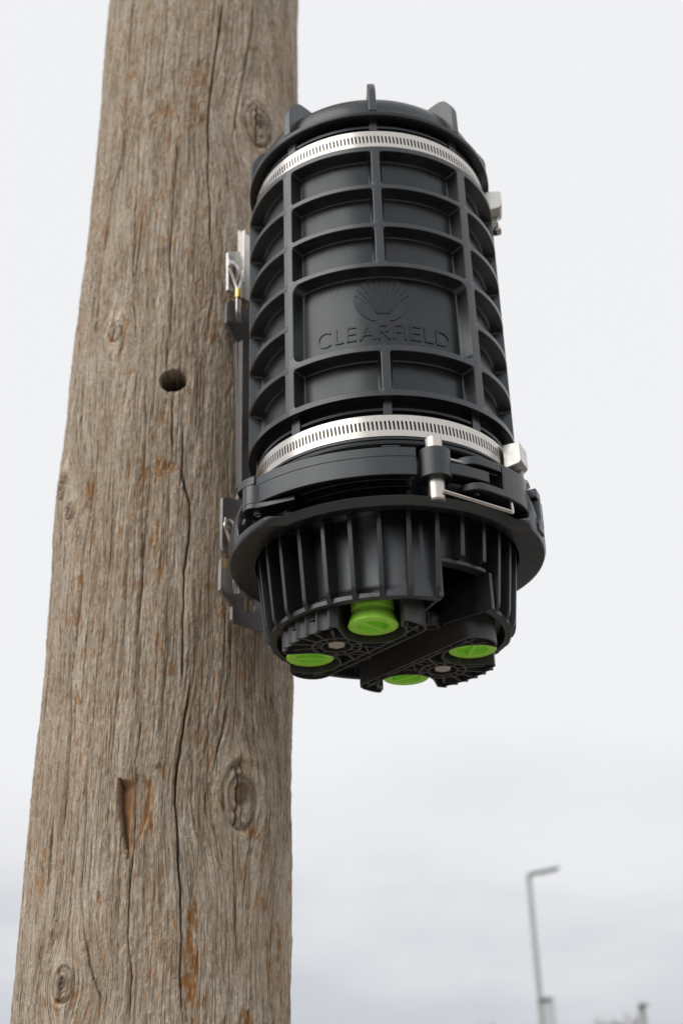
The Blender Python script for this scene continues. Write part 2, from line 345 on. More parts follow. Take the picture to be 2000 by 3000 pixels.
def build_pole():
    RP = 1.026
    cols = np.concatenate([np.linspace(-1.95, 1.95, 500), np.linspace(1.95, 2 * math.pi * RP - 1.95, 60)[1:-1]])
    zlo, zhi = 0.25, 11.3
    rows = np.concatenate([np.linspace(-CAMZ / S - .3, zlo, 12)[:-1], np.linspace(zlo, zhi, 1500), np.linspace(zhi, 62, 14)[1:]])
    s, z = np.meshgrid(cols, rows); s = s.astype(np.float64)
    d = np.zeros_like(s); crack_hole_shade = np.zeros_like(s); raw = np.zeros_like(s); knot_hole_shade = np.zeros_like(s); ring_ = np.zeros_like(s); u = s.copy()
    # large form
    d += .050 * vnoise(s, z, 1.1, .35, 1) + .022 * vnoise(s, z, 4, .8, 2) + .018 * vnoise(s, z, 13, 1.6, 3)
    d += .026 * np.exp(-((s + 1.5) / .55) ** 2 - ((z - 4.75) / .55) ** 2)
    # knots: mound, rim groove, inner rings; the grain bends round them
    for s0, z0, rx, rz, amp in ((.742, 2.15, .145, .24, 1.), (-.514, .869, .085, .115, .9), (.741, 8.61, .14, .27, .9), (-.494, 6.17, .07, .10, .55), (-1.06, 4.88, .09, .12, .8), (-.895, 4.575, .05, .075, .8), (.95, 5.0, .08, .13, .5)):
        ds, dz = s - s0, z - z0; e_ = np.sqrt((ds / rx) ** 2 + (dz / rz) ** 2)
        w = np.exp(-(ds / (2.9 * rx)) ** 2 - (dz / (2.3 * rz)) ** 2)
        u -= ds * .80 * w
        rn = vnoise(s, z, 9, 5, 61)
        ring_ = np.maximum(ring_, np.clip(np.sin(e_ * 11 + 4.5 * rn) * 1.6 - .5, 0, 1) * np.exp(-(e_ / 1.35) ** 4) * amp)
        d += amp * (.040 * np.exp(-(e_ / 1.5) ** 2) - .026 * np.exp(-((e_ - 1.0 - .12 * vnoise(s, z, 25, 12, 9)) / .10) ** 2) - .020 * np.exp(-(e_ / .38) ** 2))
        ins = np.clip((1.05 - e_) / .15, 0, 1)
        d += ins * amp * .006 * np.sin(e_ * 17 + 5 * vnoise(s, z, 20, 10, 11))
        knot_hole_shade = np.maximum(knot_hole_shade, np.clip(ins * .30 + .7 * np.exp(-(np.sqrt(((ds - .15 * rx) / (rx * .42)) ** 2 + ((dz - .15 * rz) / (rz * .36)) ** 2)) ** 2), 0, .85) * min(1, amp + .15))
        crack_hole_shade = np.maximum(crack_hole_shade, amp * .55 * np.exp(-((e_ - 1.0) / .07) ** 2) * (vnoise(s, z, 14, 9, 12) > -.15))
        jag = .012 * vnoise(s * 0, z, 1, 30, 77) * 2
        cc = np.exp(-((ds + .25 * rx + jag) / .010) ** 2) * (np.abs(dz) < rz * .9); d -= amp * .04 * cc; crack_hole_shade = np.maximum(crack_hole_shade, amp * .8 * cc)
    # drying checks
    rng = np.random.default_rng(5); allc = [(min(w, 1.0) * .9, l) for w, l in CRACKS]
    for _ in range(330):
        s0, z0, L, sl = rng.uniform(-1.5, 1.5), rng.uniform(.3, 11), rng.uniform(.3, 1.5), rng.uniform(-.03, .03)
        allc.append((rng.uniform(.16, .40), [(s0, z0), (s0 + sl, z0 - L)]))
    for i, (w, l) in enumerate(allc):
        l = sorted(l, key=lambda q: q[1]); zz = np.array([q[1] for q in l]); ss = np.array([q[0] for q in l])
        ext = .05; sel = np.where((rows > zz[0] - ext) & (rows < zz[-1] + ext))[0]
        if not len(sel): continue
        rz_ = rows[sel]; sc = np.interp(rz_, zz, ss)
        sc = sc + .012 * vnoise(np.zeros_like(rz_), rz_, 1, 3.2, 100 + i) + .006 * vnoise(np.zeros_like(rz_), rz_, 1, 16, 400 + i)
        tap = np.clip((rz_ - zz[0] + ext) / .18, 0, 1) * np.clip((zz[-1] + ext - rz_) / .18, 0, 1)
        wid = .0070 * w * (.65 + .9 * (vnoise(np.zeros_like(rz_), rz_, 1, 3, 700 + i) + .5)) * tap + 1e-4
        c0, c1 = np.searchsorted(cols, [sc.min() - .12, sc.max() + .12])
        D = s[sel, c0:c1] - sc[:, None]; gq = np.exp(-(D / np.maximum(wid, .0035)[:, None]) ** 2) * np.clip(tap * w * 1.2, 0, 1)[:, None]
        lip = .004 * w * np.exp(-((np.abs(D) - .028) / .016) ** 2) * tap[:, None]
        d[sel, c0:c1] += lip - .075 * w * gq
        crack_hole_shade[sel, c0:c1] = np.maximum(crack_hole_shade[sel, c0:c1], np.clip(gq * (.62 + .5 * w), 0, .95))
    # weathered, flaky surface
    fl = .55 * vnoise(u, z, 22, 5, 21) + .8 * vnoise(u, z, 50, 14, 22) + .7 * vnoise(u, z, 90, 27, 23)
    d += .0088 * fl * (.65 + .8 * (vnoise(s, z, 2, .8, 24) + .5)) + .007 * vnoise(u, z, 70, 4, 25)
    # drilled bolt hole; its inner shade is painted dark into the colour masks
    eh = np.sqrt(((s - .048) / .112) ** 2 + ((z - 5.592) / .108) ** 2) + .06 * vnoise(s, z, 11, 11, 31)
    hole = np.clip((1 - eh) / .09, 0, 1); d = d * (1 - hole) - .60 * hole; knot_hole_shade = np.maximum(knot_hole_shade, hole * .9); crack_hole_shade = np.where(hole > .3, .85, crack_hole_shade); raw = raw * (1 - hole); u = np.where(hole > .15, .048, u); hz_ = hole > .15
    # torn chip
    tt = np.clip((2.30 - z) / .64, 0, 1); jz = vnoise(s * 0, z, 1, 14, 41)
    sl_ = -.205 + .125 * tt ** 2.2 + .010 * jz; sr_ = np.where(tt < .5, .062, .062 - .150 * ((tt - .5) / .5) ** 1.2) + .012 * vnoise(s * 0, z, 1, 11, 42)
    top_ = 2.26 + .035 * np.sign(vnoise(s, z * 0, 17, 1, 43)) * np.abs(vnoise(s, z * 0, 17, 1, 43) * 2) ** .5 + .03 * vnoise(s, z * 0, 55, 1, 44)
    q_ = (s - sl_) / np.maximum(sr_ - sl_, 1e-3); ing = (z < top_) & (z > 1.66) & (q_ > 0) & (q_ < 1)
    soft = np.clip((top_ - z) / .05, 0, 1) * np.clip(q_ / .10, 0, 1) * np.clip((1 - q_) / .10, 0, 1)
    d -= np.where(ing, soft * (.055 * np.exp(-((q_ - .12) / .17) ** 2) + .034 + .006 * vnoise(s, z, 60, 5, 45)), 0)
    raw = np.where(ing, np.clip(np.exp(-((q_ - .25) / .20) ** 2) * .95 + np.exp(-((q_ - .90) / .09) ** 2) * .95, 0, 1), raw)
    crack_hole_shade = np.where(ing, np.maximum(.85 * np.exp(-((q_ - .10) / .06) ** 2) * (tt < .85), .25 * (crack_hole_shade > .5)), crack_hole_shade)
    # raw orange wood where the surface is scraped away
    for s0, z0, a_, b_, k_ in ((-.10, 4.77, .16, .10, .8), (.03, 4.76, .12, .07, .6), (-.14, 4.60, .035, .20, .8), (-.655, 4.72, .06, .10, .9), (-.68, 4.55, .035, .06, .8), (.39, 1.0, .045, .40, .95), (1.22, 1.05, .035, .38, .95), (.83, .58, .09, .10, .95), (-.015, 4.18, .03, .14, .7), (.036, 3.87, .02, .17, .7), (.065, 2.02, .030, .20, .9), (-.27, 1.42, .02, .12, .8), (-.87, 1.55, .05, .14, .5), (.16, 8.47, .06, .07, .8), (.10, 8.50, .12, .16, .5), (.12, 9.05, .13, .16, .55), (-.17, 8.62, .10, .16, .55), (-.30, 7.2, .03, .2, .6), (1.10, .95, .02, .5, .6), (.12, 2.30, .05, .05, .7), (-.25, 3.8, .02, .18, .5), (-.32, 3.3, .02, .2, .5), (.05, 3.2, .02, .25, .5)):
        e_ = np.sqrt(((s - s0) / a_) ** 2 + ((z - z0) / b_) ** 2) + 1.7 * vnoise(u, z, 40, 6, 51) + 1.0 * vnoise(u, z, 90, 14, 52)
        m_ = np.clip((1.0 - e_) / .35, 0, 1) * k_ * np.clip(.88 + 2.0 * vnoise(u, z, 55, 15, 54) + 1.2 * vnoise(u, z, 28, 30, 55), 0, 1); raw = np.maximum(raw, m_); d -= .012 * m_ * (1 + 1.5 * vnoise(u, z, 50, 16, 53))
    rr = RP + d; ph = s / RP
    ax = -1.52 + .0174 * z
    X = (ax + rr * np.sin(ph)) * S; Y = (9.89 - rr * np.cos(ph)) * S; Z = z * S
    base = np.array([(-1.52 + .0174 * (-CAMZ / S)) * S, 9.89 * S, -CAMZ])
    nr, nc = s.shape; co = np.stack([X - base[0], Y - base[1], Z - base[2]], -1).reshape(-1, 3)
    i = np.arange(nr - 1)[:, None] * nc; j = np.arange(nc)[None, :]; j2 = (j + 1) % nc
    F = np.stack([i + j, i + j2, i + nc + j2, i + nc + j], -1).reshape(-1, 4)
    me = bpy.data.meshes.new('utility_pole'); me.vertices.add(len(co)); me.vertices.foreach_set('co', co.astype(np.float32).ravel())
    me.loops.add(F.size); me.loops.foreach_set('vertex_index', F.astype(np.int32).ravel())
    me.polygons.add(len(F)); me.polygons.foreach_set('loop_start', np.arange(0, F.size, 4, dtype=np.int32)); me.polygons.foreach_set('loop_total', np.full(len(F), 4, np.int32))
    me.update(calc_edges=True)
    uvl = me.uv_layers.new(name='grain'); UV = np.stack([u.ravel(), np.where(hz_, 5.6, z).ravel()], -1)[F.ravel()]
    uvl.data.foreach_set('uv', UV.astype(np.float32).ravel())
    for nme, arr in (('crack_hole_shade', crack_hole_shade), ('raw', raw), ('knot_hole_shade', knot_hole_shade), ('ring', ring_)):
        a_ = me.attributes.new(nme, 'FLOAT', 'POINT'); a_.data.foreach_set('value', arr.astype(np.float32).ravel())
    me.shade_smooth(); me.materials.append(M['wood'])
    o = bpy.data.objects.new('utility_pole', me); COL.objects.link(o); o.location = (base[0], base[1], 0)
    return tag(o, 'weathered grey-brown wooden utility pole with long cracks, knots and a drilled hole', 'utility pole')
build_pole()

# ------------------------------------------------------------------ splice closure
root = empty('splice_closure', W(CX, CY, ZB))
tag(root, 'black ribbed plastic cable closure with steel bands and green plugs, mounted beside the wooden pole', 'cable closure')
T0 = 1.3                                   # heading of the middle rib
RIBS = [T0 + a for a in (-84.6, -42.3, 0, 42.3, 84.6)]
BACK = [RIBS[-1] + (360 - 169.2) * k / 4 for k in (1, 2, 3)]
ZR = [4.4405 + .359 * k for k in range(7)]; HZ = .0235
RI, RO = .896, 1.0

b = MB()
b.revolve([(.86, 3.62), (.862, 3.70), (.862, 4.03), (.955, 4.045), (.968, 4.058), (.970, 4.075), (.960, 4.080), (.960, 4.088), (.970, 4.093), (.970, 4.108), (.958, 4.116), (.928, 4.12), (.922, 4.125), (.922, 4.30), (.903, 4.303), (.903, 4.332), (.930, 4.336), (.933, 4.354), (.898, 4.36), (RI, 4.37),
           (RI, 6.62), (.898, 6.63), (.922, 6.637), (.922, 6.832), (.903, 6.836), (.903, 6.858), (.930, 6.862), (.932, 6.880), (.888, 6.884), (RI, 6.90), (.90, 6.922), (.985, 6.928), (.998, 6.934), (1.002, 6.945), (1.000, 6.972), (.992, 6.982), (.962, 6.988), (.948, 6.995), (.940, 7.02), (.934, 7.07), (.922, 7.13), (.898, 7.185), (.855, 7.232), (.78, 7.27), (.62, 7.305), (.40, 7.325), (.15, 7.333), (.0005, 7.334)], n=240)
body = b.build('body', M['smooth'], root)

def cell(th0, th1, z0, z1, w0, w1, hz0=HZ, hz1=HZ, rc=.022):
    """one lattice cell of the ribbed shell: outer frame at RO, walls down to RI"""
    k = R(1)                                     # degrees -> arc at unit radius
    o0, o1 = th0 + w0, th1 - w1; p0, p1 = z0 + hz0, z1 - hz1
    def outline(grow, rc_):
        a0, a1, q0, q1 = o0 * k - grow, o1 * k + grow, p0 - grow, p1 + grow
        pts = []; nl = max(6, int((o1 - o0) / 1.6)); na = 6; nv = 4
        for cx_, cz_, st in ((a1 - rc_, q0 + rc_, -90), (a1 - rc_, q1 - rc_, 0), (a0 + rc_, q1 - rc_, 90), (a0 + rc_, q0 + rc_, 180)):
            pts.append([(cx_ + rc_ * math.cos(R(st + 90 * i / na)), cz_ + rc_ * math.sin(R(st + 90 * i / na))) for i in range(na + 1)])
        res = []
        for ci in range(4):
            c_ = pts[ci]; nx = pts[(ci + 1) % 4]; res += c_
            n_ = nv if ci % 2 == 0 else nl
            res += [(c_[-1][0] + (nx[0][0] - c_[-1][0]) * i / n_, c_[-1][1] + (nx[0][1] - c_[-1][1]) * i / n_) for i in range(1, n_)]
        return res, na, nl, nv
    ring, na, nl, nv = outline(0, rc)
    outer = []; A0, A1 = th0 * k, th1 * k
    corners = [(A1, z0), (A1, z1), (A0, z1), (A0, z0)]; idx = 0
    base_pts = ring
    for ci in range(4):
        st = base_pts[idx:idx + na + 1]; cxr, czr = corners[ci]
        p_s, p_e = st[0], st[-1]
        s_o = (p_s[0], czr) if ci in (0, 2) else (cxr, p_s[1]); e_o = (cxr, p_e[1]) if ci in (0, 2) else (p_e[0], czr)
        for i in range(na + 1):
            f = i / na
            outer.append((s_o[0] + (cxr - s_o[0]) * f * 2, s_o[1] + (czr - s_o[1]) * f * 2) if f <= .5 else (cxr + (e_o[0] - cxr) * (f * 2 - 1), czr + (e_o[1] - czr) * (f * 2 - 1)))
        idx += na + 1; n_ = nv if ci % 2 == 0 else nl
        for i in range(1, n_):
            q = base_pts[idx]; outer.append((cxr, q[1]) if ci == 0 else (q[0], czr) if ci == 1 else (cxr, q[1]) if ci == 2 else (q[0], czr)); idx += 1
    layers = [(outer, RO), (outline(.006, rc)[0], RO), (outline(.0015, rc)[0], RO - .0025), (outline(-.001, rc)[0], RO - .012), (outline(-.010, max(rc - .006, .008))[0], RI + .020), (outline(-.016, max(rc - .008, .008))[0], RI + .006), (outline(-.030, max(rc - .012, .006))[0], RI - .004)]
    mb = MB(); n = len(ring)
    vs = [P(r_, a / k, zz) for lay, r_ in layers for a, zz in lay]; fs = []
    for l in range(len(layers) - 1):
        fs += [(l * n + i, l * n + (i + 1) % n, (l + 1) * n + (i + 1) % n, (l + 1) * n + i) for i in range(n)]
    mb.add(vs, fs); return mb

def wr(th):                                     # half width of a vertical rib, degrees
    return 1.88 if abs(th - T0) < 1 else 2.45
first = True
allr = RIBS + BACK; allr = allr + [RIBS[0] + 360]
for i in range(len(allr) - 1):
    a, c_ = allr[i], allr[i + 1]
    for k in range(6):
        if i in (1, 2) and k in (1, 2): continue
        z0 = ZR[k] - (HZ if k == 0 else 0); z1 = ZR[k + 1] + (HZ if k == 5 else 0)
        cell(a, c_, z0, z1, wr(a), wr(c_), HZ * (2 if k == 0 else 1), HZ * (2 if k == 5 else 1)).build('panel', M['plastic'], body, sharp=24)
lp = cell(RIBS[1], RIBS[3], ZR[1], ZR[3], 2.45, 2.45, HZ + .006, HZ, rc=.068).build('panel', M['plastic'], body, sharp=24)
lp['label'] = 'large recessed panel with raised shell emblem and lettering'
for pr_ in ([(RI - .004, ZR[0] - HZ), (RO - .002, ZR[0] - HZ), (RO, ZR[0] - HZ + .002)], [(RO, ZR[6] + HZ - .002), (RO - .002, ZR[6] + HZ), (RI - .004, ZR[6] + HZ)]):
    e_ = MB(); e_.revolve(pr_, n=240); e_.build('end_rib', M['plastic'], body)
for th in allr[:-1]:                            # rib stubs in the two necks
    for z0, z1 in ((4.30, 4.4165), (6.832, 6.9265)):
        w = wr(th); s_ = MB(); s_.sector(.895, .942, th - w, th + w, z0, z1, 3); s_.build('rib_stub', M['plastic'], body, bevel=.0004)
for th in RIBS + BACK:                          # lifting fins round the cap
    t_ = R(th); er = Vector((math.sin(t_), -math.cos(t_), 0)); et = Vector((math.cos(t_), math.sin(t_), 0))
    dz_ = -.022 if abs(th - T0) < 1 else 0
    prof = [(.93, 6.98), (.996, 6.984), (.994, 7.205 + dz_), (.985, 7.250 + dz_), (.957, 7.305 + dz_), (.930, 7.345 + dz_), (.900, 7.372 + dz_), (.860, 7.390 + dz_), (.80, 7.396 + dz_), (.64, 7.396 + dz_), (.60, 7.36), (.60, 7.24)]
    f_ = MB(); n = len(prof); vs = []
    for sg in (-1, 1):
        for r_, z_ in prof:
            w = .033 - .005 * max(0, (z_ - 6.98) / .36)
            vs.append(er * r_ * S + et * sg * w * S + Vector((0, 0, (z_ - ZB) * S)))
    f_.add(vs, [tuple(range(n)), tuple(range(2 * n - 1, n - 1, -1))] + [(i, (i + 1) % n, n + (i + 1) % n, n + i) for i in range(n)])
    f_.build('cap_fin', M['plastic'], body, bevel=.0011, seg=3)

# raised emblem and lettering -------------------------------------------------
def raised(polys, name, h=.0065):
    """polys: list of (outer, holes) in (theta deg, z); raised on the panel floor"""
    mb = MB()
    for loops in polys:
        flat = [p for l in loops for p in l]
        tri = tessellate_polygon([[Vector((a * R(1) * RI, z_, 0)) for a, z_ in l] for l in loops])
        n = len(flat); vs = [P(RI + h, a, z_) for a, z_ in flat] + [P(RI - .004, a, z_) for a, z_ in flat]
        fs = [tuple(t_) for t_ in tri]; o_ = 0
        for l in loops:
            m_ = len(l); fs += [(o_ + i, o_ + (i + 1) % m_, n + o_ + (i + 1) % m_, n + o_ + i) for i in range(m_)]; o_ += m_
        mb.add(vs, fs)
    return mb.build(name, M['smooth'], body, sharp=40)
ZT0, ZT1 = 4.942, 5.068; HT = ZT1 - ZT0; tk = .0150
def dense(loop, step=.9):
    r_ = []
    for i, p in enumerate(loop):
        q = loop[(i + 1) % len(loop)]; n_ = max(1, int(abs(q[0] - p[0]) / step)); r_ += [(p[0] + (q[0] - p[0]) * j / n_, p[1] + (q[1] - p[1]) * j / n_) for j in range(n_)]
    return r_
def letter(ch, a0, a1):
    td = tk / (R(1) * RI); Wd = a1 - a0; am = (a0 + a1) / 2
    X = lambda f: a0 + Wd * f; Y = lambda f: ZT0 + HT * f; yk = tk / HT; xk = td / Wd
    if ch == 'I': L_ = [[(a0, ZT0), (a0 + td, ZT0), (a0 + td, ZT1), (a0, ZT1)]]
    elif ch == 'L': L_ = [[(X(0), Y(0)), (X(1), Y(0)), (X(1), Y(yk)), (X(xk), Y(yk)), (X(xk), Y(1)), (X(0), Y(1))]]
    elif ch == 'E': L_ = [[(X(0), Y(0)), (X(1), Y(0)), (X(1), Y(yk)), (X(xk), Y(yk)), (X(xk), Y(.5 - yk / 2)), (X(.95), Y(.5 - yk / 2)), (X(.95), Y(.5 + yk / 2)), (X(xk), Y(.5 + yk / 2)), (X(xk), Y(1 - yk)), (X(1), Y(1 - yk)), (X(1), Y(1)), (X(0), Y(1))]]
    elif ch == 'F': L_ = [[(X(0), Y(0)), (X(xk), Y(0)), (X(xk), Y(.48 - yk / 2)), (X(.95), Y(.48 - yk / 2)), (X(.95), Y(.48 + yk / 2)), (X(xk), Y(.48 + yk / 2)), (X(xk), Y(1 - yk)), (X(1), Y(1 - yk)), (X(1), Y(1)), (X(0), Y(1))]]
    elif ch == 'A':
        L_ = [[(X(0), Y(0)), (X(xk * 1.08), Y(0)), (X(.27), Y(.28)), (X(.73), Y(.28)), (X(1 - xk * 1.08), Y(0)), (X(1), Y(0)), (X(.5 + xk * .35), Y(1.05)), (X(.5 - xk * .35), Y(1.05))],
              [(X(.34), Y(.28 + yk)), (X(.5), Y(.82)), (X(.66), Y(.28 + yk))]]
    elif ch == 'C':
        r0 = HT * .53; r1 = r0 - tk; zc = (ZT0 + ZT1) / 2; f_ = 1 / (R(1) * RI); ac = a0 + r0 * f_; A_ = [50 + 260 * i / 22 for i in range(23)]
        L_ = [[(ac + r0 * f_ * math.cos(R(t_)), zc + r0 * math.sin(R(t_))) for t_ in A_] + [(ac + r1 * f_ * math.cos(R(t_)), zc + r1 * math.sin(R(t_))) for t_ in reversed(A_)]]
    elif ch == 'D':
        def dl(i_):
            t_ = tk * i_; f_ = 1 / (R(1) * RI); rz = HT / 2 - t_; zc = (ZT0 + ZT1) / 2; ra = Wd - td * i_ - Wd * .32; xs = a0 + Wd * .32
            return [(a0 + td * i_, zc - rz), (xs, zc - rz)] + [(xs + ra * math.cos(R(q)), zc + rz * math.sin(R(q))) for q in range(-80, 90, 10)] + [(xs, zc + rz), (a0 + td * i_, zc + rz)]
        L_ = [dl(0), dl(1)]
    elif ch == 'R':
        zb = .46; rz = (1 - zb) / 2; zc = (1 + zb) / 2; rx = .38
        bowl = [(X(.50 + rx * math.cos(R(q))), Y(zc + rz * math.sin(R(q)))) for q in range(-80, 90, 10)]
        rzi = rz - yk; inn = [(X(.50 + (rx - xk) * math.cos(R(q))), Y(zc + rzi * math.sin(R(q)))) for q in range(-80, 90, 10)]
        L_ = [[(X(0), Y(0)), (X(xk), Y(0)), (X(xk), Y(zb)), (X(.36), Y(zb)), (X(.98 - xk * 1.25), Y(0)), (X(1), Y(0)), (X(.56), Y(zb))] + bowl + [(X(.50), Y(1)), (X(0), Y(1))],
              [(X(xk), Y(zb + yk)), (X(.50), Y(zb + yk))] + inn + [(X(.50), Y(1 - yk)), (X(xk), Y(1 - yk))]]
    return [[dense(l) for l in L_]]
for ch, a0, a1 in (('C', -30.1, -22.9), ('L', -21.0, -17.0), ('E', -15.6, -11.0), ('A', -9.7, -2.1), ('R', -1.2, 4.7), ('F', 5.8, 10.0), ('I', 11.0, 12.4), ('E', 13.6, 18.7), ('L', 20.6, 25.0), ('D', 26.4, 34.0)):
    raised(letter(ch, a0, a1), 'letter')
lobeL = [(-12.335, 5.322), (-12.179, 5.293), (-11.422, 5.24), (-9.677, 5.19), (-7.329, 5.145), (-4.379, 5.109), (-1.396, 5.095), (-1.837, 5.157), (-3.239, 5.201), (-5.249, 5.249), (-7.613, 5.284), (-10.024, 5.31)]
lobeR = [(15.626, 5.317), (15.35, 5.285), (14.362, 5.232), (12.458, 5.182), (9.653, 5.133), (7.111, 5.105), (4.493, 5.094), (4.975, 5.155), (6.478, 5.198), (8.778, 5.245), (11.389, 5.283), (14.326, 5.311)]
ends = [(-11.07, 5.328), (-10.37, 5.364), (-10.03, 5.379), (-8.81, 5.408), (-8.22, 5.424), (-6.30, 5.446), (-5.67, 5.453), (-2.85, 5.466), (-2.39, 5.467), (-.064, 5.470), (.243, 5.470), (2.47, 5.471), (2.87, 5.471), (5.42, 5.468), (5.79, 5.467), (8.36, 5.453), (8.81, 5.449), (11.06, 5.421), (11.36, 5.415), (13.11, 5.372), (13.25, 5.368), (14.13, 5.328)]
raised([[dense(lobeL)], [dense(lobeR)]], 'emblem_lobes', .005)
for i in range(11):
    bx0 = -1.5 + 6.3 * i / 11 + .10; bx1 = -1.5 + 6.3 * (i + 1) / 11 - .10; (ax0, az0), (ax1, az1) = ends[2 * i], ends[2 * i + 1]
    def curve(bx, ax_, az_):
        c_ = (bx + (ax_ - bx) * .42, 5.160 + (az_ - 5.160) * .60)
        return [((1 - t_) ** 2 * bx + 2 * t_ * (1 - t_) * c_[0] + t_ * t_ * ax_, (1 - t_) ** 2 * 5.160 + 2 * t_ * (1 - t_) * c_[1] + t_ * t_ * az_) for t_ in [j / 10 for j in range(11)]]
    raised([[curve(bx0, ax0, az0) + curve(bx1, ax1, az1)[::-1]]], 'emblem_ray', .0065)

# slotted steel bands -----------------------------------------------------------
def band(z0, z1, r, name, slot_h):
    mb = MB(); pitch = 1.75; n = int(round(360 / pitch)); pitch = 360 / n; zc = (z0 + z1) / 2; hw = pitch * .225; ro = hw * R(1) * r; slant = -.10 / (R(1) * r)
    t_ = .011
    for i in range(n):
        c_ = i * pitch; ins = []
        for sg, st in ((1, 0), (-1, 180)):
            for j in range(5):
                a = R(st + 180 * j / 4); ins.append((hw * math.cos(a), sg * (slot_h / 2 - ro) + ro * math.sin(a)))
        ins = [(c_ + a + slant * zz, zc + zz) for a, zz in ins]
        # outer boundary points matched to the 10 inner ones
        e0, e1 = c_ - pitch / 2, c_ + pitch / 2
        outp = [(e1, zc + slot_h * .3), (e1, z1), (c_, z1), (e0, z1), (e0, zc + slot_h * .3), (e0, zc - slot_h * .3), (e0, z0), (c_, z0), (e1, z0), (e1, zc - slot_h * .3)]
        vs = [P(r, *q) for q in outp] + [P(r, *q) for q in ins] + [P(r - t_, *q) for q in ins] + [P(r - t_, *q) for q in outp]
        fs = []
        for j in range(10):
            k = (j + 1) % 10
            fs += [(j, k, 10 + k, 10 + j), (10 + j, 10 + k, 20 + k, 20 + j)]
        for j in (1, 2, 6, 7): fs.append((j, j + 1, 31 + j, 30 + j))
        mb.add(vs, fs)
    return mb.build(name, M['steel'], root, sharp=40)
bd1 = band(4.128, 4.292, .948, 'hose_clamp', .072); bd1['label'] = 'lower slotted steel band just above the latch'
bd2 = band(6.652, 6.818, .948, 'hose_clamp', .072); bd2['label'] = 'upper slotted steel band below the cap rim'
for bd, zc, th in ((bd1, 4.20, 66.5), (bd2, 6.735, 84)):
    t_ = R(th); er = Vector((math.sin(t_), -math.cos(t_), 0)); et = Vector((math.cos(t_), math.sin(t_), 0)); ez = Vector((0, 0, 1))
    c0 = er * .955 * S + ez * (zc - ZB) * S
    def Q(t2, rr, zz): return c0 + et * t2 * S + er * rr * S + ez * zz * S
    h = MB()                                    # stamped screw housing with a sloped lower lip
    sec = [(0, -.10), (.115, -.075), (.135, -.055), (.135, .085), (.12, .100), (0, .100)]
    n = len(sec); vs = [Q(-.085, r_, z_) for r_, z_ in sec] + [Q(.085, r_, z_) for r_, z_ in sec]
    h.add(vs, [tuple(range(n)), tuple(range(2 * n - 1, n - 1, -1))] + [(i, (i + 1) % n, n + (i + 1) % n, n + i) for i in range(n)])
    vs = [Q(.02, .0, -.10), Q(.085, .0, -.10), Q(.085, .11, -.076), Q(.02, .11, -.076), Q(.05, .0, -.20), Q(.075, .0, -.20), Q(.075, .04, -.20), Q(.05, .04, -.20)]
    h.hexa(vs); h.build('screw_housing', M['clip'], bd, bevel=.0028, seg=4)
    s_ = MB(); cs = Q(.06, .075, -.105); s_.lathe([(.0001, 0), (.026 * S, 0), (.026 * S, -.05 * S), (.042 * S, -.052 * S), (.046 * S, -.06 * S), (.046 * S, -.10 * S), (.038 * S, -.108 * S), (.0001, -.108 * S)], cs, axis=(-et * .75 - er * .05 + ez * .55).normalized(), n=6)
    s_.build('clamp_screw', M['steel'], bd, bevel=.0005)

# clamp ring, hinge and over-centre latch -----------------------------------------
rg = MB()
full_ = [(.95, 3.62), (.95, 3.568), (1.105, 3.560), (1.130, 3.570), (1.142, 3.595), (1.143, 3.72), (1.130, 3.80), (1.100, 3.90), (1.050, 4.02), (1.010, 4.046), (.924, 4.040)]
low_ = [(.95, 3.62), (.95, 3.568), (1.040, 3.552), (1.052, 3.556), (1.074, 3.586), (1.088, 3.606), (1.083, 3.613), (1.05, 3.620), (1.00, 3.624), (.93, 3.627), (.861, 3.63)]
mid_ = [(.95, 3.62), (.95, 3.568), (1.105, 3.560), (1.130, 3.570), (1.142, 3.590), (1.142, 3.625), (1.130, 3.640), (1.08, 3.645), (1.00, 3.648), (.93, 3.65), (.861, 3.66)]
nr_ = 360; vs = []
sm_ = lambda v: (lambda w: w * w * (3 - 2 * w))(min(1, max(0, v)))
for i in range(nr_):
    th = -180 + 360 * i / nr_
    w1, w2 = (sm_((th - 52) / 6), sm_((th - 57) / 6)) if th > 0 else (sm_((-th - 40) / 8), sm_((-th - 65.5) / 3))
    vs += [P((lo_[0] + (mi_[0] - lo_[0]) * w1) * (1 - w2) + fu_[0] * w2, th, (lo_[1] + (mi_[1] - lo_[1]) * w1) * (1 - w2) + fu_[1] * w2) for lo_, mi_, fu_ in zip(low_, mid_, full_)]
rg.add(vs, [(i * 11 + j, ((i + 1) % nr_) * 11 + j, ((i + 1) % nr_) * 11 + j + 1, i * 11 + j + 1) for i in range(nr_) for j in range(10)])
ring = rg.build('clamp_ring', M['plastic'], root)
ar = lambda th: 1.082 + .058 * max(0, (-th - 12) / 40) ** 1.3
am = MB()
am.sector(lambda t: .872, lambda t: ar(t) - .004, -52.2, 10, 3.902, 3.972, 50)
am.sector(lambda t: ar(t) - .034, ar, -52, 10, 3.765, 3.9005, 50)
am.sector(lambda t: .975, lambda t: .989, -51.6, 10, 3.775, 3.901, 50)
am.sector(lambda t: .873, lambda t: .890, -51.4, 10, 3.772, 3.9012, 50)
for th in (-51.6, -37, -23, -9, 4):
    am.sector(.8895, lambda t: ar(t) - .0335, th, th + 1.5, 3.78, 3.9008, 2)
am.sector(lambda t: 1.035, lambda t: ar(t) - .006, -2, 4.5, 3.9715, 3.986, 6)
arm = am.build('latch_arm', M['grain'], ring, bevel=.0006)
f_ = MB(); f_.sector(lambda t: 1.0, lambda t: 1.148 + .035 * math.sin(R((-t - 52) * 12)) * (-t < 67) - .12 * max(0, (-t - 60) / 7) ** 2.5, -66.5, -52.2, 3.920, 3.985, 20); f_.build('hinge_fork', M['grain'], ring, bevel=.0007)
